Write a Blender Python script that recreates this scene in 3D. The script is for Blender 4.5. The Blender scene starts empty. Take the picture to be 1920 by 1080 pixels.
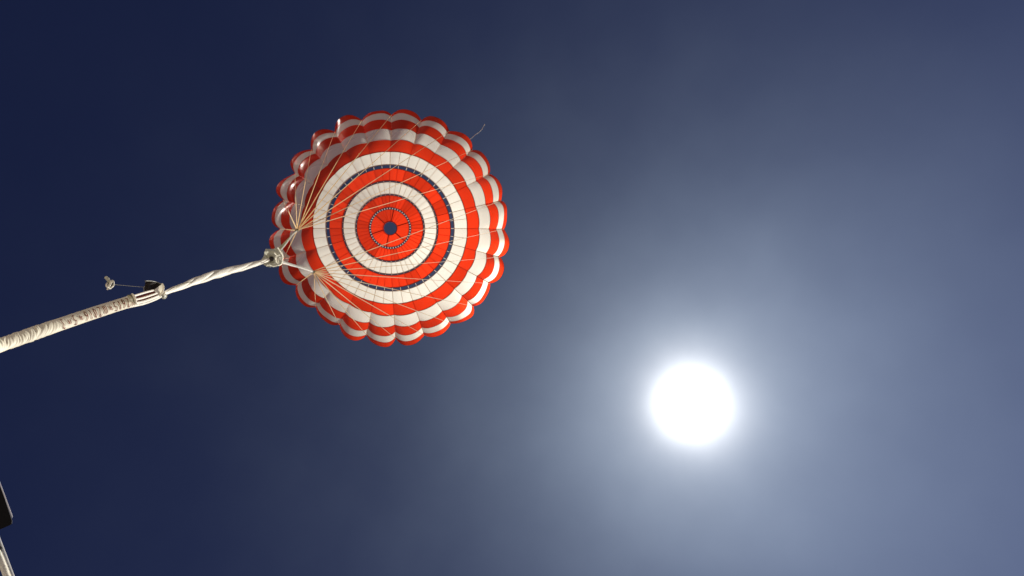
import bpy, math, random
from mathutils import Vector, Matrix, noise
random.seed(7)
S = bpy.context.scene
COL = S.collection
PI = math.pi
F = 1144.0                                   # focal length for a 1920 px wide picture

# ---------------------------------------------------------------- camera, sun, sky, exposure
CAM = Vector((0, 0, 450.0))
c_dir = Vector((731.5 - 960, -(428 - 540), -F)).normalized()
s_dir = Vector((1296 - 960, -(757 - 540), -F)).normalized()
Zr = c_dir
Yr = (s_dir - c_dir * s_dir.dot(c_dir)).normalized()
Xr = Yr.cross(Zr)
R3 = Matrix((Xr, Yr, Zr))                    # camera space -> world, canopy straight above, sun towards +Y
cam = bpy.data.cameras.new('camera')
cam.sensor_width = 36.0
cam.lens = 36.0 * F / 1920.0
cam.clip_start = 0.02
cam.clip_end = 200000
cam_o = bpy.data.objects.new('camera', cam)
COL.objects.link(cam_o)
cam_o.matrix_world = Matrix.Translation(CAM) @ R3.to_4x4()
S.camera = cam_o

SUN = (R3 @ s_dir).normalized()
elev = math.asin(SUN.z)
sun = bpy.data.lights.new('sun', 'SUN')
sun.energy = 5.0
sun.angle = math.radians(0.5)
sun.color = (1.0, 0.96, 0.88)
sun_o = bpy.data.objects.new('sun', sun)
COL.objects.link(sun_o)
sun_o.rotation_euler = SUN.to_track_quat('Z', 'Y').to_euler()

W = bpy.data.worlds.new('World')
S.world = W
W.use_nodes = True
nt = W.node_tree
nt.nodes.clear()
def wn(t, **k):
    n = nt.nodes.new(t)
    for a, b in k.items(): setattr(n, a, b)
    return n
def wmath(op, a, b=None):
    n = wn('ShaderNodeMath', operation=op)
    for i, v in enumerate((a, b)):
        if v is None: continue
        if isinstance(v, (int, float)): n.inputs[i].default_value = v
        else: nt.links.new(v, n.inputs[i])
    return n.outputs[0]
sky = wn('ShaderNodeTexSky', sky_type='NISHITA', sun_disc=False)
sky.sun_elevation = elev
sky.sun_rotation = 0.0
sky.altitude = 9000
sky.air_density = 0.6
sky.dust_density = 0.1
sky.ozone_density = 6.0
bg1 = wn('ShaderNodeBackground')
bg1.inputs[1].default_value = 0.05
tint = wn('ShaderNodeVectorMath', operation='MULTIPLY')
nt.links.new(sky.outputs[0], tint.inputs[0]); tint.inputs[1].default_value = (0.84, 0.68, 0.98)
nt.links.new(tint.outputs[0], bg1.inputs[0])
# lens bloom and aureole painted into the sky by angle to the sun
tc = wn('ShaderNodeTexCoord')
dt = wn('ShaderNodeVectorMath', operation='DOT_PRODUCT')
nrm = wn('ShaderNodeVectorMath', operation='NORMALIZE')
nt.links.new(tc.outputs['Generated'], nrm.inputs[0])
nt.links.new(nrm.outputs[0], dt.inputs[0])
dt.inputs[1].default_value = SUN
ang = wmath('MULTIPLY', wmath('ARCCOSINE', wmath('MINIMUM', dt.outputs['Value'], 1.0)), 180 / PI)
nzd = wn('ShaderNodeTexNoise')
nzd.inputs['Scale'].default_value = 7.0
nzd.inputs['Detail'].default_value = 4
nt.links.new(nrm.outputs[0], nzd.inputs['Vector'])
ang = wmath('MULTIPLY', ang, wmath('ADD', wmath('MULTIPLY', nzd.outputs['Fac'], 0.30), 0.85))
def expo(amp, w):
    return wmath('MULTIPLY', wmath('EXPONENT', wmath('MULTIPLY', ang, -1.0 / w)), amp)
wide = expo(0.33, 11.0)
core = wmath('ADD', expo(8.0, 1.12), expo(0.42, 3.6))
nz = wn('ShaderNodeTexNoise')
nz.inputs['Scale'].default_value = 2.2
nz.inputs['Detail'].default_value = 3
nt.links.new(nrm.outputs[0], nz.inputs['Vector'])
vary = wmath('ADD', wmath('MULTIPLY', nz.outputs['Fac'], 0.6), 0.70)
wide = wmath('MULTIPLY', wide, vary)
# lens veiling glare painted into the sky, strongest beyond the sun
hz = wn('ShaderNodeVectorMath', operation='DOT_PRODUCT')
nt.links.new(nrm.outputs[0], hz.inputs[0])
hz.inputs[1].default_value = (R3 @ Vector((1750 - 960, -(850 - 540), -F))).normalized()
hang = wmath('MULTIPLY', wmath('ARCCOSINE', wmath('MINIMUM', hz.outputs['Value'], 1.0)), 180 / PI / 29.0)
glare_lobe = wmath('MULTIPLY', wmath('EXPONENT', wmath('MULTIPLY', wmath('MULTIPLY', hang, hang), -1.0)), 0.062)
glare_lobe = wmath('MULTIPLY', glare_lobe, vary)
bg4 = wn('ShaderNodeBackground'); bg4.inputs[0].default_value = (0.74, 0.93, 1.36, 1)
nt.links.new(glare_lobe, bg4.inputs[1])
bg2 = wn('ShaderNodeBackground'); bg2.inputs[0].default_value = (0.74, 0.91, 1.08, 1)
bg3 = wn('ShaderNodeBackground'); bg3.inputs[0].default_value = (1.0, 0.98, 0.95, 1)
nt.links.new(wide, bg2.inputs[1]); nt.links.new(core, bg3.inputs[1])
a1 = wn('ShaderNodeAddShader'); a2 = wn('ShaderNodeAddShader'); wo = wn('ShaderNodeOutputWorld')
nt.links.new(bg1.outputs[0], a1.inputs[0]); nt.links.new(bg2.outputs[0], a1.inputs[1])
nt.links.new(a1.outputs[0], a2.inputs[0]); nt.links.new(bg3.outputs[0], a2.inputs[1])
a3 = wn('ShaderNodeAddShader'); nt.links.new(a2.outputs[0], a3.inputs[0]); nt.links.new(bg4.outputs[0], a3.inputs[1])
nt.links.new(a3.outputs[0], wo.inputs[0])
W.cycles.sampling_method = 'MANUAL'
W.cycles.sample_map_resolution = 1024

S.view_settings.view_transform = 'Standard'
S.view_settings.look = 'None'
S.view_settings.gamma = 1.0
S.view_settings.exposure = 0.5
S.view_settings.use_curve_mapping = False
S.cycles.max_bounces = 10
S.cycles.transmission_bounces = 8

# ---------------------------------------------------------------- materials
def mat_nodes(name):
    m = bpy.data.materials.new(name)
    m.use_nodes = True
    t = m.node_tree
    t.nodes.clear()
    return m, t
def cloth(name, col, trans=0.6, gloss=0.05, rough=0.38, var=0.10, scale=3.0, bump=0.0, bscale=60, island=0.0, tcol=None, fwd=0.0):
    m, t = mat_nodes(name)
    N, L = t.nodes, t.links
    tcn = N.new('ShaderNodeTexCoord')
    no = N.new('ShaderNodeTexNoise'); no.inputs['Scale'].default_value = scale; no.inputs['Detail'].default_value = 6
    L.new(tcn.outputs['Object'], no.inputs['Vector'])
    mr = N.new('ShaderNodeMapRange')
    mr.inputs['To Min'].default_value = 1 - var; mr.inputs['To Max'].default_value = 1 + var * 0.6
    L.new(no.outputs['Fac'], mr.inputs['Value'])
    val = mr.outputs[0]
    if island:
        oi = N.new('ShaderNodeObjectInfo')
        m2 = N.new('ShaderNodeMapRange'); m2.inputs['To Min'].default_value = 1 - island; m2.inputs['To Max'].default_value = 1 + island * 0.5
        L.new(oi.outputs['Random'], m2.inputs['Value'])
        mm = N.new('ShaderNodeMath'); mm.operation = 'MULTIPLY'
        L.new(val, mm.inputs[0]); L.new(m2.outputs[0], mm.inputs[1]); val = mm.outputs[0]
    def scaled(cc):
        v = N.new('ShaderNodeVectorMath'); v.operation = 'SCALE'
        v.inputs[0].default_value = cc
        L.new(val, v.inputs['Scale'])
        return v.outputs[0]
    d = N.new('ShaderNodeBsdfDiffuse'); L.new(scaled(col), d.inputs['Color'])
    tr = N.new('ShaderNodeBsdfTranslucent'); L.new(scaled(tcol or col), tr.inputs['Color'])
    g = N.new('ShaderNodeBsdfGlossy'); g.inputs['Roughness'].default_value = rough
    g.inputs['Color'].default_value = (1, 1, 1, 1)
    x1 = N.new('ShaderNodeMixShader'); x1.inputs[0].default_value = trans
    L.new(d.outputs[0], x1.inputs[1]); L.new(tr.outputs[0], x1.inputs[2])
    if fwd:
        rf = N.new('ShaderNodeBsdfRefraction'); rf.inputs['IOR'].default_value = 1.14; rf.inputs['Roughness'].default_value = 1.0
        L.new(scaled(tcol or col), rf.inputs['Color'])
        x0 = N.new('ShaderNodeMixShader'); x0.inputs[0].default_value = fwd
        L.new(x1.outputs[0], x0.inputs[1]); L.new(rf.outputs[0], x0.inputs[2]); x1 = x0
    x2 = N.new('ShaderNodeMixShader'); x2.inputs[0].default_value = gloss
    L.new(x1.outputs[0], x2.inputs[1]); L.new(g.outputs[0], x2.inputs[2])
    if bump:
        n2 = N.new('ShaderNodeTexNoise'); n2.inputs['Scale'].default_value = bscale; n2.inputs['Detail'].default_value = 4
        L.new(tcn.outputs['Object'], n2.inputs['Vector'])
        b = N.new('ShaderNodeBump'); b.inputs['Strength'].default_value = bump; b.inputs['Distance'].default_value = 0.01
        L.new(n2.outputs['Fac'], b.inputs['Height'])
        for s_ in (d, g, tr): L.new(b.outputs[0], s_.inputs['Normal'])
    o = N.new('ShaderNodeOutputMaterial'); L.new(x2.outputs[0], o.inputs[0])
    return m
def solid(name, col, rough=0.6, metal=0.0, var=0.15, scale=20, bump=0.2, spec=0.5):
    m, t = mat_nodes(name)
    N, L = t.nodes, t.links
    p = N.new('ShaderNodeBsdfPrincipled')
    tcn = N.new('ShaderNodeTexCoord')
    no = N.new('ShaderNodeTexNoise'); no.inputs['Scale'].default_value = scale; no.inputs['Detail'].default_value = 6
    L.new(tcn.outputs['Object'], no.inputs['Vector'])
    cr = N.new('ShaderNodeValToRGB')
    cr.color_ramp.elements[0].color = tuple(v * (1 - var) for v in col) + (1,)
    cr.color_ramp.elements[1].color = tuple(min(1, v * (1 + var)) for v in col) + (1,)
    L.new(no.outputs['Fac'], cr.inputs[0]); L.new(cr.outputs[0], p.inputs['Base Color'])
    p.inputs['Roughness'].default_value = rough; p.inputs['Metallic'].default_value = metal
    b = N.new('ShaderNodeBump'); b.inputs['Strength'].default_value = bump; b.inputs['Distance'].default_value = 0.004
    L.new(no.outputs['Fac'], b.inputs['Height']); L.new(b.outputs[0], p.inputs['Normal'])
    p.inputs['Specular IOR Level'].default_value = spec
    o = N.new('ShaderNodeOutputMaterial'); L.new(p.outputs[0], o.inputs[0])
    return m
M_red = cloth('red_nylon', (0.74, 0.022, 0.010), 0.70, 0.018, 0.35, 0.10, 2.0, 0.25, 9, island=0.26, tcol=(1.0, 0.050, 0.010), fwd=0.36)
M_white = cloth('white_nylon', (0.80, 0.75, 0.69), 0.68, 0.018, 0.35, 0.06, 2.0, 0.25, 9, island=0.07, tcol=(1.0, 0.96, 0.82), fwd=0.36)
M_tape = cloth('pale_tape', (0.62, 0.58, 0.50), 0.28, 0.02, 0.5, 0.10, 12)
M_hem = cloth('hem_tape', (0.16, 0.105, 0.07), 0.06, 0.02, 0.5, 0.10, 12)
M_line = cloth('suspension_cord', (0.95, 0.76, 0.46), 0.6, 0.03, 0.5, 0.06, 12, tcol=(1.0, 0.78, 0.44))
M_web = cloth('white_webbing', (0.88, 0.84, 0.72), 0.25, 0.03, 0.5, 0.10, 30, 0.3, 160, tcol=(1.0, 0.97, 0.84))
M_thin = cloth('thin_white_webbing', (0.88, 0.85, 0.76), 0.65, 0.03, 0.5, 0.10, 30, 0.2, 160, tcol=(1.0, 0.98, 0.88), fwd=0.3)
M_sleeve = cloth('cotton_sleeve', (0.88, 0.83, 0.66), 0.22, 0.02, 0.6, 0.14, 14, 0.0, 120, tcol=(1.0, 0.92, 0.70))
M_sack = cloth('grey_white_cloth', (0.66, 0.66, 0.55), 0.30, 0.0, 0.6, 0.34, 14, 0.5, 40)
M_dark = cloth('painted_shade', (0.040, 0.032, 0.026), 0.3, 0.03, 0.5, 0.3, 20, 0.4, 60)
M_ink = cloth('faded_red_ink', (0.27, 0.10, 0.08), 0.20, 0.0, 0.6, 0.35, 60)
M_stitch = cloth('red_stitching', (0.42, 0.10, 0.06), 0.2, 0.02, 0.6, 0.35, 160, 0.8, 400)
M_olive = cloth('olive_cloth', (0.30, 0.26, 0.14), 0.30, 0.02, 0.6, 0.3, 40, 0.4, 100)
M_knot = solid('grey_knot', (0.22, 0.22, 0.18), 0.6, 0.2, 0.5, 90, 0.5)
M_black = solid('black_plastic', (0.004, 0.004, 0.006), 0.6, 0, 0.2, 30, 0.1, 0.08)
M_edge = solid('painted_highlight', (0.55, 0.58, 0.68), 0.35, 0.0, 0.1, 30, 0.1)
M_metal = solid('polished_steel', (0.80, 0.79, 0.72), 0.30, 0.35, 0.15, 25, 0.1)
M_rubber = solid('dark_collar', (0.05, 0.05, 0.045), 0.5, 0, 0.2, 30, 0.1)
M_ground = solid('dry_grassland', (0.24, 0.20, 0.165), 0.95, 0, 0.35, 0.004, 0.0)

# ---------------------------------------------------------------- helpers
def P(px, py, d):
    """the place that lies at distance d in front of the camera under a picture point"""
    return CAM + R3 @ Vector(((px - 960) / F * d, -(py - 540) / F * d, -d))
def empty(name, loc, label, cat, group=None):
    o = bpy.data.objects.new(name, None); COL.objects.link(o)
    o.location = loc; o.empty_display_size = 0.1
    o['label'] = label; o['category'] = cat
    if group: o['group'] = group
    return o
class Mesh:
    def __init__(s): s.v = []; s.f = []
    def grid(s, rows, closed=False):
        base = len(s.v); n = len(rows[0])
        for r in rows: s.v += [tuple(p) for p in r]
        for i in range(len(rows) - 1):
            for j in range(n if closed else n - 1):
                j2 = (j + 1) % n
                s.f.append((base + i * n + j, base + i * n + j2, base + (i + 1) * n + j2, base + (i + 1) * n + j))
        return base
    def tube(s, pts, rad, seg=8, flat=1.0, twist=None, cap=True, ref=None, fn=None):
        pts = [Vector(p) for p in pts]; rows = []; up = ref or Vector((0.3, 0.5, 0.8))
        prev = None
        for i, p in enumerate(pts):
            t = (pts[min(i + 1, len(pts) - 1)] - pts[max(i - 1, 0)]).normalized()
            n = (prev if prev is not None else up); n = (n - t * n.dot(t)).normalized(); prev = n
            b = t.cross(n); r = rad[i] if hasattr(rad, '__len__') else rad
            tw = twist(i / (len(pts) - 1)) if twist else 0.0
            row = []
            for k in range(seg):
                a = 2 * PI * k / seg
                x, y = math.cos(a), math.sin(a) * flat
                xr, yr = x * math.cos(tw) - y * math.sin(tw), x * math.sin(tw) + y * math.cos(tw)
                q = r * (fn(i, a) if fn else 1.0)
                row.append(p + (n * xr + b * yr) * q)
            rows.append(row)
        base = s.grid(rows, True)
        if cap:
            s.f.append(tuple(base + k for k in range(seg))[::-1])
            s.f.append(tuple(base + (len(rows) - 1) * seg + k for k in range(seg)))
    def ribbon(s, pts, sides, width):
        w = width if hasattr(width, '__len__') else [width] * len(pts)
        s.grid([[p - q.normalized() * w_ / 2, p + q.normalized() * w_ / 2] for p, q, w_ in zip(pts, sides, w)])
    def build(s, name, mat, parent=None, smooth=True):
        me = bpy.data.meshes.new(name)
        off = parent.matrix_world.translation if False else (parent['_o'] if parent is not None and '_o' in parent else (0, 0, 0))
        ox, oy, oz = off
        me.from_pydata([(a - ox, b - oy, c - oz) for a, b, c in s.v], [], s.f)
        me.update()
        if smooth: me.polygons.foreach_set('use_smooth', [True] * len(me.polygons))
        me.materials.append(mat)
        o = bpy.data.objects.new(name, me); COL.objects.link(o)
        if parent is not None: o.parent = parent
        return o
def thing(name, loc, label, cat, group=None):
    o = empty(name, loc, label, cat, group); o['_o'] = tuple(loc)
    return o
def build_part(m, name, mat, parent, smooth=True):
    """parent may itself be a part: the vertices are written relative to the thing's own origin"""
    root = parent
    while root.parent is not None: root = root.parent
    me_o = m.build(name, mat, None, smooth)
    ox, oy, oz = root['_o']
    for v in me_o.data.vertices: v.co -= Vector((ox, oy, oz))
    me_o.parent = parent
    return me_o
def curve(ctrl, n):
    """Catmull-Rom through (x, y, d, r...) tuples"""
    out = []; k = len(ctrl)
    for i in range(n):
        u = i / (n - 1) * (k - 1); j = min(int(u), k - 2); t = u - j
        p0, p1, p2, p3 = ctrl[max(j - 1, 0)], ctrl[j], ctrl[j + 1], ctrl[min(j + 2, k - 1)]
        out.append(tuple(0.5 * (2 * b + (c - a) * t + (2 * a - 5 * b + 4 * c - d) * t * t + (3 * b - a - 3 * c + d) * t ** 3)
                         for a, b, c, d in zip(p0, p1, p2, p3)))
    return out
def nz3(x, y=0.0, z=0.0): return noise.noise(Vector((x, y, z)))

# ---------------------------------------------------------------- unseen ground far below, added to bounce light into the canopy
g = Mesh(); rows = []
for r in (0.0, 200, 600, 2000, 8000, 30000, 90000):
    rows.append([(r * math.cos(2 * PI * k / 64), r * math.sin(2 * PI * k / 64), 0.0) for k in range(64)])
g.grid(rows, True)
go = g.build('added_unseen_ground', M_ground, None, False); go['kind'] = 'structure'

# ---------------------------------------------------------------- the canopy surface
E1 = (R3 @ Vector((1, 0, 0))); E1 = (E1 - Vector((0, 0, 1)) * E1.z).normalized()     # towards picture right
E2 = Vector((0, 0, 1)).cross(E1)
if (R3 @ Vector((0, 1, 0))).dot(E2) < 0: E2 = -E2                                    # towards picture top
D_APEX = 20.2
KK = F * 1.036
W_ARC = 0.437
centre_px = [12, 35.5, 39, 61.8, 64.2, 86.8, 89.2, 112.5, 119, 144, 167, 189, 206, 218, 226.5]
seam_px   = [12, 35.5, 39, 61.8, 64.2, 86.8, 89.2, 112.5, 119, 143.3, 164.5, 184, 198, 208.5, 213.5]
is_gap = {1, 3, 5, 7}
prof = []          # (R_centre, R_seam, height below camera ray distance)
d = D_APEX
for i, r in enumerate(centre_px):
    if i == 0:
        prof.append([r / KK * d, seam_px[0] / KK * d, d]); continue
    ww = {9: 0.46, 10: 0.54, 11: 0.62, 12: 0.60, 13: 0.54, 14: 0.44}.get(i, W_ARC) * ((r - centre_px[i - 1]) / 23.0 if (i - 1) in is_gap else 1.0)
    Rp = prof[-1][0]
    dd = 0.0
    for _ in range(30):
        Rn = r / KK * (d - dd)
        dR = Rn - Rp
        slope_min = 0.10 + 0.16 * (r / 120.0)
        want = math.sqrt(max(ww * ww - dR * dR, (slope_min * dR) ** 2))
        if (i - 1) in is_gap: want = slope_min * dR * 1.5
        dd += (want - dd) * 0.5
    d -= dd
    prof.append([r / KK * d, seam_px[i] / KK * d, d])
D_SKIRT = d
NG = 24
gore_amp = [1.0 + random.uniform(-0.24, 0.22) for _ in range(NG)]
gore_amp[15] = 0.55; gore_amp[14] = 0.85; gore_amp[16] = 0.75
gore_skew = [random.uniform(-0.16, 0.16) for _ in range(NG)]
seam_drop = [random.uniform(-0.04, 0.04) for _ in range(NG)]
def angw(phi, c, w):
    d_ = (phi - math.radians(c) + PI) % (2 * PI) - PI
    return math.exp(-(d_ / math.radians(w)) ** 2)
def lerp_prof(s):
    i = max(0, min(int(s), len(prof) - 2)); t = s - i
    # smooth interpolation (Catmull-Rom) of the meridian
    res = []
    for k in range(3):
        p0 = prof[max(i - 1, 0)][k]; p1 = prof[i][k]; p2 = prof[i + 1][k]; p3 = prof[min(i + 2, len(prof) - 1)][k]
        if (i - 1) in is_gap or i in is_gap or (i + 1) in is_gap or i < 8: res.append(p1 + (p2 - p1) * t)
        else: res.append(0.5 * (2 * p1 + (p2 - p0) * t + (2 * p0 - 5 * p1 + 4 * p2 - p3) * t * t + (3 * p1 - p0 - 3 * p2 + p3) * t ** 3))
    return res
def surf(phi, s, off=0.0):
    Rc, Rs, dd = lerp_prof(s)
    x = (phi / (2 * PI) * NG) % NG
    gi = int(x) % NG; u = x - int(x)
    a = max(0.0, (s - 8.0) / 6.0)
    pull = angw(phi, 152, 52)
    pull2 = angw(phi, 235, 35) * 0.45
    w = pull + pull2
    gskew = gore_skew[gi] * a
    u2 = min(1, max(0, u + gskew * math.sin(PI * u)))
    beta = 1 - abs(2 * u2 - 1) ** (2.2 + 0.3 * a)
    seamv = (1 - beta)
    R = Rs + (Rc - Rs) * beta * gore_amp[gi]
    R -= seamv * (0.35 * a ** 1.3 + 0.65 * a ** 3) * w * 0.16
    R -= beta * a ** 1.5 * w * 0.02
    dd2 = dd + beta * a * 0.10 * gore_amp[gi] - (1 - a) * 0
    # seam line tugs differ a little from gore to gore
    k0 = gi if u < 0.5 else (gi + 1) % NG
    dd2 += seamv ** 2 * seam_drop[k0] * a
    # soft folds
    q = 0.020 + 0.075 * a
    pos2 = Vector((math.cos(phi), math.sin(phi), 0))
    fold = nz3(pos2.x * R * 1.3 + 5, pos2.y * R * 1.3, s * 0.35) * q * (0.35 + 0.65 * beta)
    # narrow creases that run from the seams into the outer cloth
    fold += a * 0.035 * seamv ** 2 * nz3(x * 2.5, s * 2.3, 9.0)
    # shallow puff of each inner cloth between the tapes
    if s < 8:
        half = abs(math.sin(PI * x * 2))
        band_t = (s - int(s)) if int(s) not in is_gap else 0.0
        fold += 0.009 * half ** 0.8 * (1.0 if s > 2 else 0.35)
        if s < 3.0: fold += 0.016 * nz3(x * 3.6, s * 0.4, 3.0) * min(1.0, 1.6 - s * 0.5)
    else:
        fold += 0.012 * (1 - a) * abs(math.sin(PI * x * 2)) * max(0, 1 - (s - 8))
    R += fold * (0.25 + 0.75 * a)
    dd2 += fold * (1.0 - 0.6 * a)
    R += off * (0.15 + 0.7 * a); dd2 += off * (1 - 0.6 * a)
    lean = (R / 3.5) ** 2
    return CAM + Vector((0, 0, dd2)) + E1 * (0.13 * lean) - E2 * (0.03 * lean) + (E1 * math.cos(phi) + E2 * math.sin(phi)) * R

conf = P(520, 486, 4.5)
chute = thing('parachute', conf, 'big round red and white ringed parachute canopy, open overhead, with its cords and two risers', 'parachute')
bands = [0, 2, 4, 6, 8, 9, 10, 11, 12, 13]
band_red = [1, 1, 0, 1, 0, 1, 0, 1, 0, 1]
for bi, s0 in enumerate(bands):
    outer = s0 >= 8
    for gi in range(NG):
        if s0 == 0 and gi % 4: continue
        span = 4 if s0 == 0 else 1                       # the cap round the vent is cut from six wide panels
        nu = 48 if s0 == 0 else (12 if outer else 6)
        nv = 3 if s0 < 8 else 6
        ph_off = math.radians(17.5) if s0 == 0 else 0.0
        m = Mesh(); rows = []
        for j in range(nv + 1):
            row = []
            for i in range(nu + 1):
                phi = (gi + span * i / nu) / NG * 2 * PI + ph_off
                row.append(surf(phi + 1e-7, min(s0 + j / nv, 13.9999)) + (Vector((0, 0, 0.004 * (0.5 - i / nu) * 2)) if s0 == 0 else Vector((0, 0, 0))))
            rows.append(row)
        m.grid(rows)
        build_part(m, 'fabric_panel', M_red if band_red[bi] else M_white, chute)
# radial tapes over the seams: 24 from the vent to the skirt, 24 shorter ones between them
for k in range(48):
    full = k % 2 == 0
    s_list = [1 + i * 0.25 for i in range(0, 53)] if full else [1 + i * 0.25 for i in range(0, 33)]
    phi = k / 48 * 2 * PI
    pts = [surf(phi, min(s_, 13.999), 0.010 if s_ > 0 else 0.006) for s_ in s_list]
    side = -E1 * math.sin(phi) + E2 * math.cos(phi)
    m = Mesh(); m.ribbon(pts, [side] * len(pts), [0.027 if s_ < 2.2 else (0.022 if full else 0.017) for s_ in s_list])
    build_part(m, 'radial_tape', M_tape, chute)
for k in range(6):
    phi = math.radians(17.5 + 60 * k)
    m = Mesh(); m.ribbon([surf(phi, i / 4, 0.006) for i in range(5)], [-E1 * math.sin(phi) + E2 * math.cos(phi)] * 5, 0.034)
    build_part(m, 'cap_seam', M_hem, chute)
# hem tapes round every band edge
for s_, wd in ((0, 0.03), (1, 0.014), (2, 0.014), (3, 0.02), (4, 0.02), (5, 0.02), (6, 0.02), (7, 0.016), (8, 0.02), (9, 0.030), (10, 0.028), (11, 0.024), (12, 0.024), (13, 0.022), (13.999, 0.03)):
    rows = []
    for i in range(NG * 10):
        phi = i / (NG * 10) * 2 * PI
        ds = wd / 2 / W_ARC
        inner = 0.004
        a_, b_ = s_ - ds, s_ + ds
        if s_ in (1, 3, 5, 7): a_, b_ = s_ - 2 * ds, s_
        if s_ in (0, 2, 4, 6, 8): a_, b_ = s_, s_ + 2 * ds
        gp = {1: 1.12, 2: 1.88, 3: 3.24, 4: 3.76, 5: 5.26, 6: 5.74, 7: 7.10, 8: 7.90}.get(s_)
        if gp: a_, b_ = (a_, gp) if gp < 100 and s_ % 2 else (gp, b_)
        if s_ > 13.5: a_, b_ = 13.999 - 2 * ds, 13.999
        rows.append([surf(phi, a_, 0.007), surf(phi, min(b_, 13.999), 0.007)])
    rows.append(rows[0])
    m = Mesh(); m.grid(rows)
    build_part(m, 'hem_tape', M_hem, chute)

# risers and suspension lines
r_up = P(557, 432, 5.3); r_lo = P(588, 510, 5.3)
for k in range(NG):
    phi = k / NG * 2 * PI
    deg = k * 15
    end = surf(phi, 13.99)
    start = r_up if 30 <= deg <= 195 else r_lo
    dirv = (end - start).normalized()
    start = start + Vector((nz3(k * 3.1), nz3(k * 5.7, 2), 0)) * 0.02
    n = 14
    pts = [start.lerp(end, i / n) + Vector((0, 0, -1)) * 0.03 * math.sin(PI * i / n) * (1 + nz3(k * 1.7)) for i in range(n + 1)]
    m = Mesh(); v1 = dirv.cross(Vector((1, 0.2, 0))).normalized(); v2 = dirv.cross(v1)
    m.ribbon(pts, [v1] * len(pts), 0.0095); m.ribbon(pts, [v2] * len(pts), 0.0095)
    build_part(m, 'suspension_line', M_line, chute)
side = R3 @ Vector((0, 1, 0))
def strap(ctrl, n, flat, twist=None, wr=0.0, seg=14, m=None):
    cv = curve(ctrl, n)
    pts = [P(a, b, c) for a, b, c, _ in cv]
    rad = [r * c / F for a, b, c, r in cv]
    m = m or Mesh()
    m.tube(pts, rad, seg, flat, twist, True, side, (lambda i, a: 1 + wr * nz3(i * 0.31, math.cos(a) * 1.2, math.sin(a) * 1.2)) if wr else None)
    return m
m = strap([(528, 491, 4.5, 2.9), (548, 497, 4.75, 2.7), (570, 503, 5.0, 2.5), (589, 510, 5.3, 2.0)], 30, 0.35, wr=0.15)
build_part(m, 'riser', M_thin, chute)
m = strap([(525, 471, 4.5, 1.7), (537, 456, 4.8, 1.5), (548, 441, 5.05, 1.4), (558, 432, 5.3, 1.2)], 30, 0.6, wr=0.15)
build_part(m, 'riser', M_thin, chute)
# cloth flap along the upper riser, its shade put into the olive colour
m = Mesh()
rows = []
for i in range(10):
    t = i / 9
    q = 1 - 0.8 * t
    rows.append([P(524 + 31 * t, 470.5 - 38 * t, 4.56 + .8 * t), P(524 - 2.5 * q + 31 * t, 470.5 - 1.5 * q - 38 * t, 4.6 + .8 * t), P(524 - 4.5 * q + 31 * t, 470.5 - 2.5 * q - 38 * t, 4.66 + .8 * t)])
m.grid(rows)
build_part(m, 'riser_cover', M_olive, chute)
# whipping where the cords gather
for q, e in ((r_up, 0), (r_lo, 1)):
    m = Mesh(); dv = (P(731, 428, 18) - q).normalized()
    m.tube([q - dv * 0.03, q, q + dv * 0.05], [0.012, 0.013, 0.008], 8)
    build_part(m, 'cord_whipping', M_olive, chute)
# loose thread at the skirt
pts = [P(a, b, c) for a, b, c in curve([(876, 264, 18.7), (884, 259, 18.7), (892, 252, 18.6), (897, 249, 18.6), (904, 242, 18.6), (906, 238, 18.6), (909, 233, 18.6)], 30)]
m = Mesh(); m.tube(pts, [0.006] * 27 + [0.010, 0.014, 0.010], 6)
build_part(m, 'loose_thread', M_tape, chute)

# ---------------------------------------------------------------- cloth hood round the riser joint
hood = thing('cloth_hood', P(514, 486, 4.45), 'crumpled grey white cloth hood tied over the joint where the two risers meet', 'cloth cover')
m = Mesh(); rows = []
out = [(0.0, (508.5, 487), 2.4), (0.10, (507, 487.3), 5.0), (0.22, (506, 487), 8.0), (0.38, (508, 485), 13.0), (0.55, (511, 484), 15.8), (0.72, (514, 483), 15.5), (0.88, (518, 483), 12.0), (1.0, (522, 484), 5.0)]
cv = curve([(a[1][0], a[1][1], 4.36 + 0.20 * max(0, a[0] - 0.2), a[2]) for a in out], 60)
hood_out = [(-20, -4, 20), (35, 0, 21), (70, 0, 21.5), (100, 0, 17.5), (128, 0, 21.5), (165, 0, 19), (192, 0, 23), (225, 0, 22), (262, 0, 16.5), (300, 0, 19), (320, 0, 21), (340, 0, 18)]
hood_out = [(-20, 18)] + [(g_[0], g_[2]) for g_ in hood_out[1:]]
def hood_r(deg):
    deg = (deg + 20) % 360 - 20
    for (a0, r0), (a1, r1) in zip(hood_out, hood_out[1:]):
        if a0 <= deg <= a1: return (r0 + (r1 - r0) * (deg - a0) / (a1 - a0)) / 17.0
    return 1.0
for i, (x, y, dd, r) in enumerate(cv):
    row = []
    grow = min(1.0, i / 22)
    for k in range(84):
        a = 2 * PI * k / 84
        ca, sa = math.cos(a), math.sin(a)
        crease = 1 - abs(nz3(i * 0.11 + 7, ca * 3.0, sa * 3.0)) * 4.5
        crease2 = 1 - abs(nz3(i * 0.21 + 3, ca * 6.5, sa * 6.5)) * 4.5
        rr = r * (1 + (hood_r(math.degrees(a)) - 1) * grow + 0.10 * nz3(i * 0.07, ca * 1.6, sa * 1.6) + 0.12 * max(0, crease) + 0.06 * max(0, crease2))
        row.append(P(x + rr * 0.92 * ca, y - rr * 0.92 * sa, dd + 0.020 * nz3(i * 0.2, ca * 2.5, sa * 2.5 + 4)))
    rows.append(row)
m.grid(rows, True)
build_part(m, 'hood_cloth', M_sack, hood)
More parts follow.
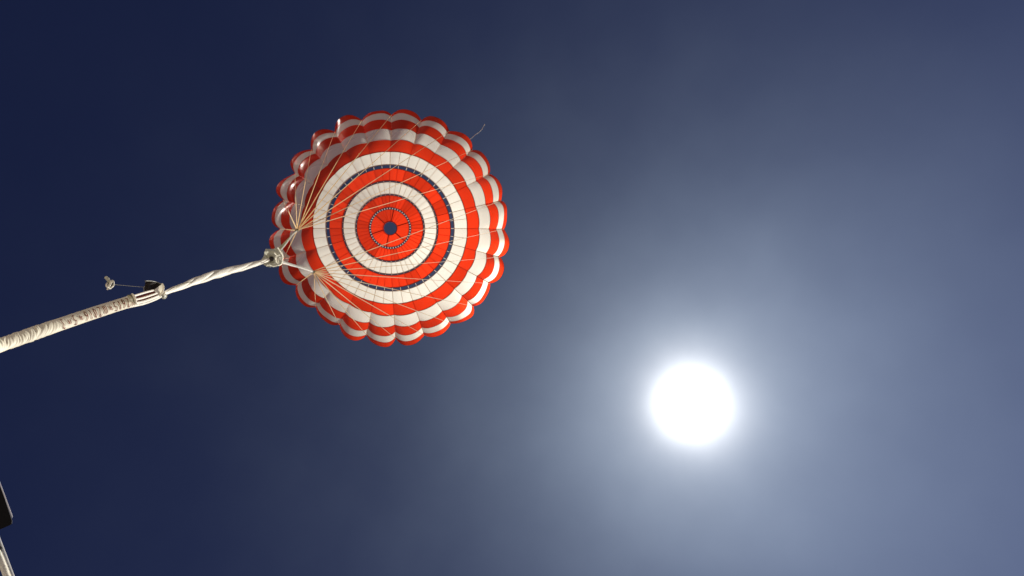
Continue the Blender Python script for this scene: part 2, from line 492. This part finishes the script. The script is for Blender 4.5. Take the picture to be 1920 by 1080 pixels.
# dark plug round the strap, painting the shade inside the hood mouth
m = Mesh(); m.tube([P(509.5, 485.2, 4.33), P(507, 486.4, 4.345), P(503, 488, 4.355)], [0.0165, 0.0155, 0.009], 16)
build_part(m, 'mouth_shade', M_dark, hood)
def cord(ctrl, n, r_px, name, mat, parent, seg=8):
    cv = curve(ctrl, n); m = Mesh()
    m.tube([P(a, b, c) for a, b, c in cv], [r_px * c / F for a, b, c in cv], seg)
    return build_part(m, name, mat, parent)
cord([(521, 464.5, 4.33), (524, 469, 4.31), (528, 475, 4.31), (530.5, 481, 4.31), (530, 489, 4.31), (528.5, 495, 4.31), (522, 498, 4.32)], 30, 1.15, 'tie_cord', M_thin, hood)
cord([(514.5, 474, 4.28), (518, 478.5, 4.27)], 6, 1.0, 'tie_cord', M_thin, hood)
cord([(525, 478, 4.29), (519, 480.5, 4.27), (517.5, 484, 4.26), (519, 493, 4.27), (522.5, 492.5, 4.27), (521.5, 486, 4.26), (526, 482.5, 4.28)], 30, 1.25, 'tie_cord', M_thin, hood)
cord([(500, 498.5, 4.33), (506, 497, 4.3), (513, 499.5, 4.3), (521, 497.5, 4.31)], 14, 0.7, 'tie_cord', M_thin, hood)

# ---------------------------------------------------------------- long white twisted strap
rope = thing('twisted_strap', P(310, 549, 3.1), 'long white twisted webbing strap running from the stitched loop up to the cloth hood', 'strap')
ctrl = [(306, 550, 2.6, 4.0), (322, 544, 2.74, 5.0), (340, 537.5, 2.9, 5.6), (360, 529.5, 3.07, 6.6), (380, 522.5, 3.24, 7.4), (400, 516, 3.42, 7.6), (420, 510.5, 3.59, 7.2), (440, 505, 3.77, 6.5), (460, 500.3, 3.94, 5.7), (480, 494.5, 4.12, 4.7), (496, 489.5, 4.26, 3.7), (508, 486, 4.36, 3.2)]
cv = curve(ctrl, 240)
def rfn(i, a):
    # three loosely laid folds that wind round the strap
    ph = a + i * 0.052
    return 1 + 0.16 * abs(math.sin(1.5 * ph)) + 0.10 * nz3(i * 0.09, math.cos(a) * 1.3, math.sin(a) * 1.3) - 0.38 * math.exp(-((math.sin((ph) / 2)) / 0.12) ** 2) - 0.22 * math.exp(-((math.sin((ph + 2.2) / 2)) / 0.10) ** 2)
m = Mesh(); m.tube([P(a, b, c) for a, b, c, r in cv], [r * 0.92 * c / F for a, b, c, r in cv], 40, 0.75, None, True, side, rfn)
build_part(m, 'webbing', M_web, rope)
# thin shaded cloth veil above the lower end, and one dark binding cord that winds along
m = Mesh(); rows = []
for i in range(24):
    t = i / 23
    x = 314 + 92 * t
    yb = 547 - 31 * t
    h = 7.5 * math.sin(PI * min(1, t * 1.25 + 0.12)) * (1 - 0.55 * t)
    rows.append([P(x, yb, 2.69 + .8 * t), P(x, yb - h * 0.6, 2.72 + .8 * t + 0.01 * math.sin(t * 20)), P(x - 1, yb - h, 2.74 + .8 * t)])
m.grid(rows)
build_part(m, 'loose_fold', M_sack, rope)
cord([(312, 547, 2.63), (332, 536.5, 2.80), (352, 530, 2.97), (372, 527, 3.14)], 24, 0.55, 'binding_cord', M_olive, rope, 6)
cord([(400, 519, 3.38), (418, 512, 3.54), (434, 505, 3.68), (452, 499, 3.86)], 24, 0.5, 'binding_cord', M_olive, rope, 6)

# ---------------------------------------------------------------- wrinkled sleeve with writing
slv = thing('printed_sleeve', P(0, 647, 2.6), 'wrinkled cream cloth sleeve with faded red dates, reaching in from the left edge', 'strap sleeve')
sl_ctrl = [(-120, 692, 1.36, 14.0), (-60, 668.5, 1.48, 13.5), (0, 647.5, 1.68, 12.8), (54, 628.5, 1.81, 12.4), (108, 609.8, 1.95, 12.0), (150, 595.5, 2.07, 11.6), (200, 579, 2.22, 11.2), (236, 567.5, 2.34, 10.8), (250, 563, 2.39, 10.2)]
N_SL = 620
sl = curve(sl_ctrl, N_SL)
sl_p = [P(a, b, c) for a, b, c, r in sl]
vw = R3 @ Vector((0, 0, 1))                  # towards the camera
def sl_frame(i):
    t = (sl_p[min(i + 1, N_SL - 1)] - sl_p[max(i - 1, 0)]).normalized()
    vv = CAM - sl_p[i]; n = (vv - t * vv.dot(t)).normalized()
    return t, n, n.cross(t)                  # b points towards the bottom or top of the picture
def sl_wr(i, a):
    # gathered cloth: folds that run across the sleeve, lean, and fork or die out
    aa = a if a < PI else a - 2 * PI
    x = i * 0.085
    s1 = x - 1.3 * math.sin(aa) + 0.5 * nz3(i * 0.02, aa * 0.8, 2.0)
    f1 = nz3(s1, aa * 0.22, 1.0)
    f2 = 1 - abs(nz3(s1 * 1.5 + 0.5 * math.sin(aa * 2), aa * 0.30, 5.0)) * 3.0
    f3 = nz3(s1 * 3.1, aa * 0.5, 8.0)
    fc = 0.35 + 0.65 * max(0.0, math.cos(a))
    px_ = sl[min(max(i, 0), N_SL - 1)][0]
    loose = 0.95 - 0.80 * min(1.0, max(0.0, (px_ - 75) / 35.0))
    return 1 + fc * loose * (0.20 * f1 + 0.16 * max(0.0, f2) + 0.06 * f3) + 0.03 * nz3(i * 0.02, math.cos(a), math.sin(a))
def sl_pt(i, a, off=0.0):
    i = max(0, min(N_SL - 1, i)); t, n, b = sl_frame(i)
    r = sl[i][3] * sl[i][2] / F * sl_wr(i, a % (2 * PI)) + off
    return sl_p[i] + (n * math.cos(a) * 0.62 + b * math.sin(a)) * r
m = Mesh(); m.grid([[sl_pt(i, 2 * PI * k / 44) for k in range(44)] for i in range(N_SL)], True)
sl_cloth = build_part(m, 'sleeve_cloth', M_sleeve, slv)
bdir = 1.0 if (R3.transposed() @ sl_frame(300)[2]).y < 0 else -1.0   # +1 when b points down in the picture
GL = {
 '2': [[(-.5, .6), (-.2, 1), (.3, 1), (.5, .5), (.2, 0), (-.5, -.9), (.55, -.95)]],
 '6': [[(.4, .95), (-.2, .6), (-.5, -.2), (-.35, -.85), (.1, -1), (.45, -.6), (.4, -.1), (0, .1), (-.4, -.2)]],
 '1': [[(-.2, .6), (.1, 1), (0, -1)]],
 '0': [[(0, 1), (-.42, .5), (-.42, -.5), (0, -1), (.42, -.5), (.42, .5), (0, 1)]],
 '5': [[(.5, 1), (-.35, .95), (-.4, .15), (.1, .2), (.45, -.2), (.35, -.8), (-.1, -1), (-.5, -.8)]],
 '3': [[(-.4, .85), (.1, 1), (.4, .6), (0, .1), (.45, -.4), (.2, -.95), (-.4, -.85)]],
 'X': [[(-.5, 1), (.5, -1)], [(.5, 1), (-.5, -1)]],
 'I': [[(-.6, .9), (-.5, -.9)], [(0, .95), (.05, -.95)], [(.6, .9), (.55, -.9)]],
 'N': [[(-.3, .95), (-.6, .4)], [(-.35, .6), (.5, .6)], [(-.3, .1), (.45, .1)], [(-.3, .1), (-.3, -.35)], [(-.7, -.35), (.7, -.35)], [(.1, .6), (.1, -1)]],
 'Y': [[(-.4, .8), (-.4, -.3), (-.6, -.9)], [(-.4, .8), (.45, .8), (.45, -.8), (.2, -.75)], [(-.4, .3), (.45, .3)], [(-.4, -.15), (.45, -.15)]],
}
def sl_index(px):
    return min(range(N_SL), key=lambda i: abs(sl[i][0] - px))
word = [('X', 241.5, 4.2, 1), ('2', 233.5, 3.2, 1), ('6', 225, 3.0, 1), ('1', 217.5, 2.4, 1), ('5', 209.5, 3.1, .95), ('N', 200, 3.6, .55), ('I', 190, 3.6, .95),
        ('2', 180, 3.3, 1), ('0', 171, 3.2, 1), ('1', 163, 2.4, 1), ('6', 154.5, 3.4, 1), ('N', 143.5, 4.0, .55), ('5', 132.5, 3.4, .95), ('Y', 122, 3.6, .5), ('3', 110.5, 3.6, 1)]
HH = 0.70
for ch, cx, hw, hs in word:
    m = Mesh()
    for st in GL[ch]:
        pts = []
        for (x0, y0), (x1, y1) in zip(st, st[1:]):
            for q in range(12):
                pts.append((x0 + (x1 - x0) * q / 12, y0 + (y1 - y0) * q / 12))
        pts.append(st[-1])
        def place(u, v, off=0.0026):
            # turned half round: the reading runs to the left, the tops of the figures point down
            px = cx - u * hw * 1.2
            i = sl_index(px) if False else int(round((px - sl[0][0]) / (sl[-1][0] - sl[0][0]) * (N_SL - 1)))
            lo, hi = 0, N_SL - 1
            while lo < hi:
                md = (lo + hi) // 2
                if sl[md][0] < px: lo = md + 1
                else: hi = md
            a = bdir * math.asin(max(-1, min(1, v * hs * HH + 0.06)))
            return sl_pt(lo, a, off)
        rows = []
        wv = 0.085
        for j, (u, v) in enumerate(pts):
            a_, b_ = pts[max(0, j - 1)], pts[min(len(pts) - 1, j + 1)]
            tx, ty = (b_[0] - a_[0]) * hw, (b_[1] - a_[1]) * 7.0
            L = math.hypot(tx, ty) or 1
            nx, ny = -ty / L * 0.60, tx / L * 0.60         # half the stroke in picture px
            rows.append([place(u + nx / hw * 0.85, v + ny / 7.0), place(u - nx / hw * 0.85, v - ny / 7.0)])
        m.grid(rows)
    build_part(m, 'painted_figure', M_ink, slv)

LS = 0.87
def DL(x, d_): return d_ * LS + (x - 278) / 55 * 0.20
def PL(x, y, d_): return P(x, y, DL(x, d_))
# ---------------------------------------------------------------- stitched webbing loop between sleeve and strap
loop = thing('stitched_loop', PL(280, 555, 2.9), 'folded white webbing loop with red stitching lines just beyond the printed sleeve', 'webbing loop')
def lerp2(a, b, t): return a + (b - a) * t
def strand(c, r, name, mat, flat=0.6, n=60, wr=0.12):
    m = strap([(x, y, DL(x, d_), r * rr) for x, y, d_, rr in c], n, flat, None, wr, 16)
    return build_part(m, name, mat, loop)
strand([(251, 555, 2.80, 1), (262, 551.4, 2.82, 1), (275, 547.6, 2.84, 1), (287, 544.5, 2.86, .9)], 2.0, 'webbing_ply', M_web)
strand([(254, 562, 2.80, 1), (268, 558.5, 2.82, 1), (282, 554, 2.84, 1), (294, 550, 2.87, .8)], 2.0, 'webbing_ply', M_web)
strand([(253, 568.8, 2.80, 1), (270, 565, 2.82, 1.05), (286, 559.5, 2.85, 1.05), (301, 553.5, 2.9, .9)], 2.2, 'webbing_ply', M_web)
strand([(238, 577.0, 2.86, .6), (252, 573.0, 2.86, 1), (270, 568.8, 2.88, 1.05), (288, 562.5, 2.9, 1.0), (304, 555, 2.95, .8)], 2.6, 'webbing_ply', M_web)
strand([(253, 558.8, 2.83, 1), (268, 554.8, 2.85, 1), (282, 550.5, 2.87, 1), (292, 547, 2.88, .8)], 2.1, 'stitch_line', M_stitch, 0.5)
strand([(256, 565.5, 2.83, 1), (270, 561.5, 2.85, 1), (284, 556.5, 2.87, 1), (296, 551, 2.9, .8)], 1.8, 'stitch_line', M_stitch, 0.5)
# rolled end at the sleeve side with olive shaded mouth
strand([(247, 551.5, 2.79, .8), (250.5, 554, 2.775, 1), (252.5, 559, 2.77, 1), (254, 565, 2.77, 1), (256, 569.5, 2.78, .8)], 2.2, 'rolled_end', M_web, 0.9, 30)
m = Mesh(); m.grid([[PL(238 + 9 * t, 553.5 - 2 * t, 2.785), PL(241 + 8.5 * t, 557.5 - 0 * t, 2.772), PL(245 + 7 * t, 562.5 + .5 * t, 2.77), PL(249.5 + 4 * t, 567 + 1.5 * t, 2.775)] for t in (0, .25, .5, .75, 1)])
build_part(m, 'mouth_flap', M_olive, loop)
# the fold at the strap side: bright rim and a shaded cream cheek
strand([(303.5, 531.5, 2.86, .7), (306, 536, 2.85, 1), (306.3, 541, 2.85, 1), (305, 546, 2.85, 1), (303, 550, 2.86, 1), (299.5, 554, 2.87, 1)], 1.6, 'rolled_end', M_web, 0.9, 30)
m = Mesh(); m.grid([[PL(lerp2(287, 304, t), lerp2(544.5, 532.5, t), 2.875 - .01 * math.sin(t * 3)), PL(lerp2(290, 305, t), lerp2(547, 538, t), 2.865), PL(lerp2(293, 305, t), lerp2(550, 544, t), 2.865), PL(lerp2(297, 303, t), lerp2(553, 550, t), 2.87)] for t in (0, .2, .4, .6, .8, 1)])
build_part(m, 'cheek', M_sleeve, loop)
# knot / shackle
knot = thing('shackle_knot', PL(308, 555, 2.9), 'small grey knotted shackle where the webbing loop meets the twisted strap', 'shackle')
m = Mesh(); rows = []
for i in range(13):
    th = PI * i / 12
    rows.append([PL(308 + (4.6 + 1.3 * nz3(i, k * .9)) * math.sin(th) * math.cos(2 * PI * k / 18), 554.5 - (4.4 + 1.2 * nz3(i, k * 1.1, 3)) * math.sin(th) * math.sin(2 * PI * k / 18), 2.9 - 0.012 * math.cos(th)) for k in range(18)])
m.grid(rows, True)
build_part(m, 'knot_body', M_knot, knot)
def kcord(c, r, mat=M_sack):
    cv = curve(c, 24); m = Mesh(); m.tube([PL(a, b, d_) for a, b, d_ in cv], [r * LS * d_ / F for a, b, d_ in cv], 6)
    build_part(m, 'cord_turn', mat, knot)
kcord([(304, 553, 2.88), (307, 550.5, 2.87), (311, 552, 2.87), (312.5, 556, 2.88), (309.5, 559.5, 2.88), (305, 558, 2.88)], 0.8)
kcord([(306, 557, 2.875), (309, 555.5, 2.87), (312, 557.5, 2.88)], 0.6)
kcord([(302, 557, 2.88), (305, 560, 2.88), (310, 560, 2.88)], 0.5)

# ---------------------------------------------------------------- dark flap and its string
flap = thing('dark_cloth_flap', PL(290, 536, 2.92), 'dark brown cloth flap sticking out above the stitched webbing loop', 'cloth flap')
m = Mesh(); rows = []
for i in range(17):
    t = i / 16
    top = (lerp2(272.5, 303, t), 526.0 + 6.5 * t ** 1.6 - 1.0 * math.sin(PI * t))
    bot = (lerp2(270, 296, t), lerp2(546, 543, t))
    row = []
    for j in range(11):
        s_ = j / 10
        row.append(PL(lerp2(top[0], bot[0], s_) + 0.8 * nz3(t * 4, s_ * 5), lerp2(top[1], bot[1], s_) + 0.7 * nz3(t * 6, 3), 2.95 + 0.035 * math.sin(s_ * PI) + 0.012 * math.sin(t * 9 + s_ * 4)))
    rows.append(row)
m.grid(rows)
build_part(m, 'flap_cloth', M_dark, flap)
m = Mesh(); cv = curve([(272, 526.5, 2.94), (285, 527, 2.94), (295, 529.5, 2.94), (304, 533, 2.92)], 20)
m.tube([PL(a, b, c) for a, b, c in cv], [0.7 * 2.94 / F] * 20, 6)
build_part(m, 'flap_hem', M_knot, flap)
m = Mesh(); cv = curve([(271, 537, 2.93), (269.5, 540, 2.93), (270.5, 545, 2.93)], 12)
m.tube([PL(a, b, c) for a, b, c in cv], [0.75 * 2.94 / F] * 12, 6)
build_part(m, 'flap_hem', M_knot, flap)

tuft = thing('knotted_tassel', PL(205, 532, 3.3), 'small pale knotted cord tassel blowing free at the end of a thin string', 'tassel')
tc_ = [
 ([(198.5, 520, 3.3), (201, 522.5, 3.3), (203.5, 526, 3.3), (205.5, 529, 3.3)], 2.1, M_sack),
 ([(202, 521.5, 3.29), (204.5, 525, 3.29), (206.5, 529, 3.29), (206, 533, 3.29)], 1.5, M_sack),
 ([(206, 526, 3.29), (207.5, 530, 3.28), (206, 533.5, 3.28), (204, 537, 3.28)], 1.5, M_web),
 ([(207, 528, 3.3), (210.5, 527, 3.29), (212.5, 528.5, 3.29), (213, 532, 3.29), (212, 536, 3.3), (209, 538.5, 3.3), (206, 540, 3.3)], 1.2, M_web),
 ([(210, 527, 3.28), (211.5, 528, 3.28), (212, 529, 3.28)], 1.7, M_web),
 ([(201, 531.5, 3.3), (199.5, 534, 3.29), (200, 537, 3.29), (202, 538.5, 3.29), (204.5, 538, 3.3)], 1.2, M_web),
 ([(201, 542.5, 3.3), (203, 541, 3.29), (206, 541, 3.29), (208, 540, 3.29), (209, 538, 3.29)], 1.0, M_web),
 ([(203, 529, 3.31), (202, 533, 3.31), (205, 536, 3.31), (209, 534, 3.31), (209, 530, 3.31)], 1.8, M_olive),
 ([(207.5, 532.5, 3.30), (209.5, 532.5, 3.29), (211, 531, 3.30)], 1.6, M_dark),
 ([(202, 532.5, 3.30), (203.5, 534, 3.29), (205, 536.5, 3.3)], 1.3, M_dark),
]
for c, r, mt in tc_:
    cv = curve(c, 20); m = Mesh(); m.tube([PL(a, b, d_) for a, b, d_ in cv], [r * 1.2 * LS * d_ / F * (1 + 0.3 * nz3(i * .5)) for i, (a, b, d_) in enumerate(cv)], 8)
    build_part(m, 'cord_end', mt, tuft)
cv = curve([(213, 533.5, 3.3), (225, 534.5, 3.24), (240, 536, 3.16), (256, 537.3, 3.06), (270, 538.4, 2.95)], 40)
m = Mesh(); m.tube([PL(a, b, c) for a, b, c in cv], [0.24 * c / F for a, b, c in cv], 5)
build_part(m, 'string', M_sack, tuft)

# ---------------------------------------------------------------- hardware at the lower left edge
box = thing('black_bracket', P(-20, 960, 0.62), 'black box shaped bracket with a bright edge at the left border', 'bracket')
def prism(corners, d0, d1, name, mat, parent, bev=0.0008):
    m = Mesh()
    a = [P(x, y, d0) for x, y in corners]; b = [P(x * 1.0, y, d1) for x, y in corners]
    n = len(corners)
    m.v = [tuple(p) for p in a + b]
    m.f = [tuple(range(n))[::-1], tuple(range(n, 2 * n))] + [(i, (i + 1) % n, n + (i + 1) % n, n + i) for i in range(n)]
    o = build_part(m, name, mat, parent, False)
    md = o.modifiers.new('bevel', 'BEVEL'); md.width = bev; md.segments = 2; md.limit_method = 'ANGLE'
    return o
prism([(-6, 888), (23, 976), (22.5, 983), (2, 992), (-60, 1008), (-110, 930), (-70, 866)], 0.60, 0.66, 'bracket_body', M_black, box)
prism([(-4, 892.5), (24, 968), (22.8, 971.5), (-5, 896.5)], 0.596, 0.599, 'edge_highlight', M_edge, box, 0.0003)  # pale strip that paints the highlight along the bracket edge
rod = thing('steel_tube', P(0, 1060, 0.8), 'shiny steel tube with a dark collar at the bottom left corner', 'metal tube')
def rodtube(c, r, name, mat, seg=24):
    cv = curve(c, 20); m = Mesh(); m.tube([P(a, b, d_) for a, b, d_ in cv], [r * d_ / F for a, b, d_ in cv], seg)
    return build_part(m, name, mat, rod)
rodtube([(-14, 1012, 1.15), (2, 1052, 0.9), (17, 1092, 0.72), (41, 1150, 0.55)], 5.0, 'tube', M_web)
rodtube([(-7, 1004, 1.2), (9, 1046, 0.95), (25, 1088, 0.76), (49, 1146, 0.6)], 4.0, 'side_rod', M_metal)
rodtube([(-15, 1010, 1.15), (-6, 1034, 1.0)], 9.5, 'collar', M_rubber)

for o in bpy.data.objects:
    if '_o' in o: del o['_o']
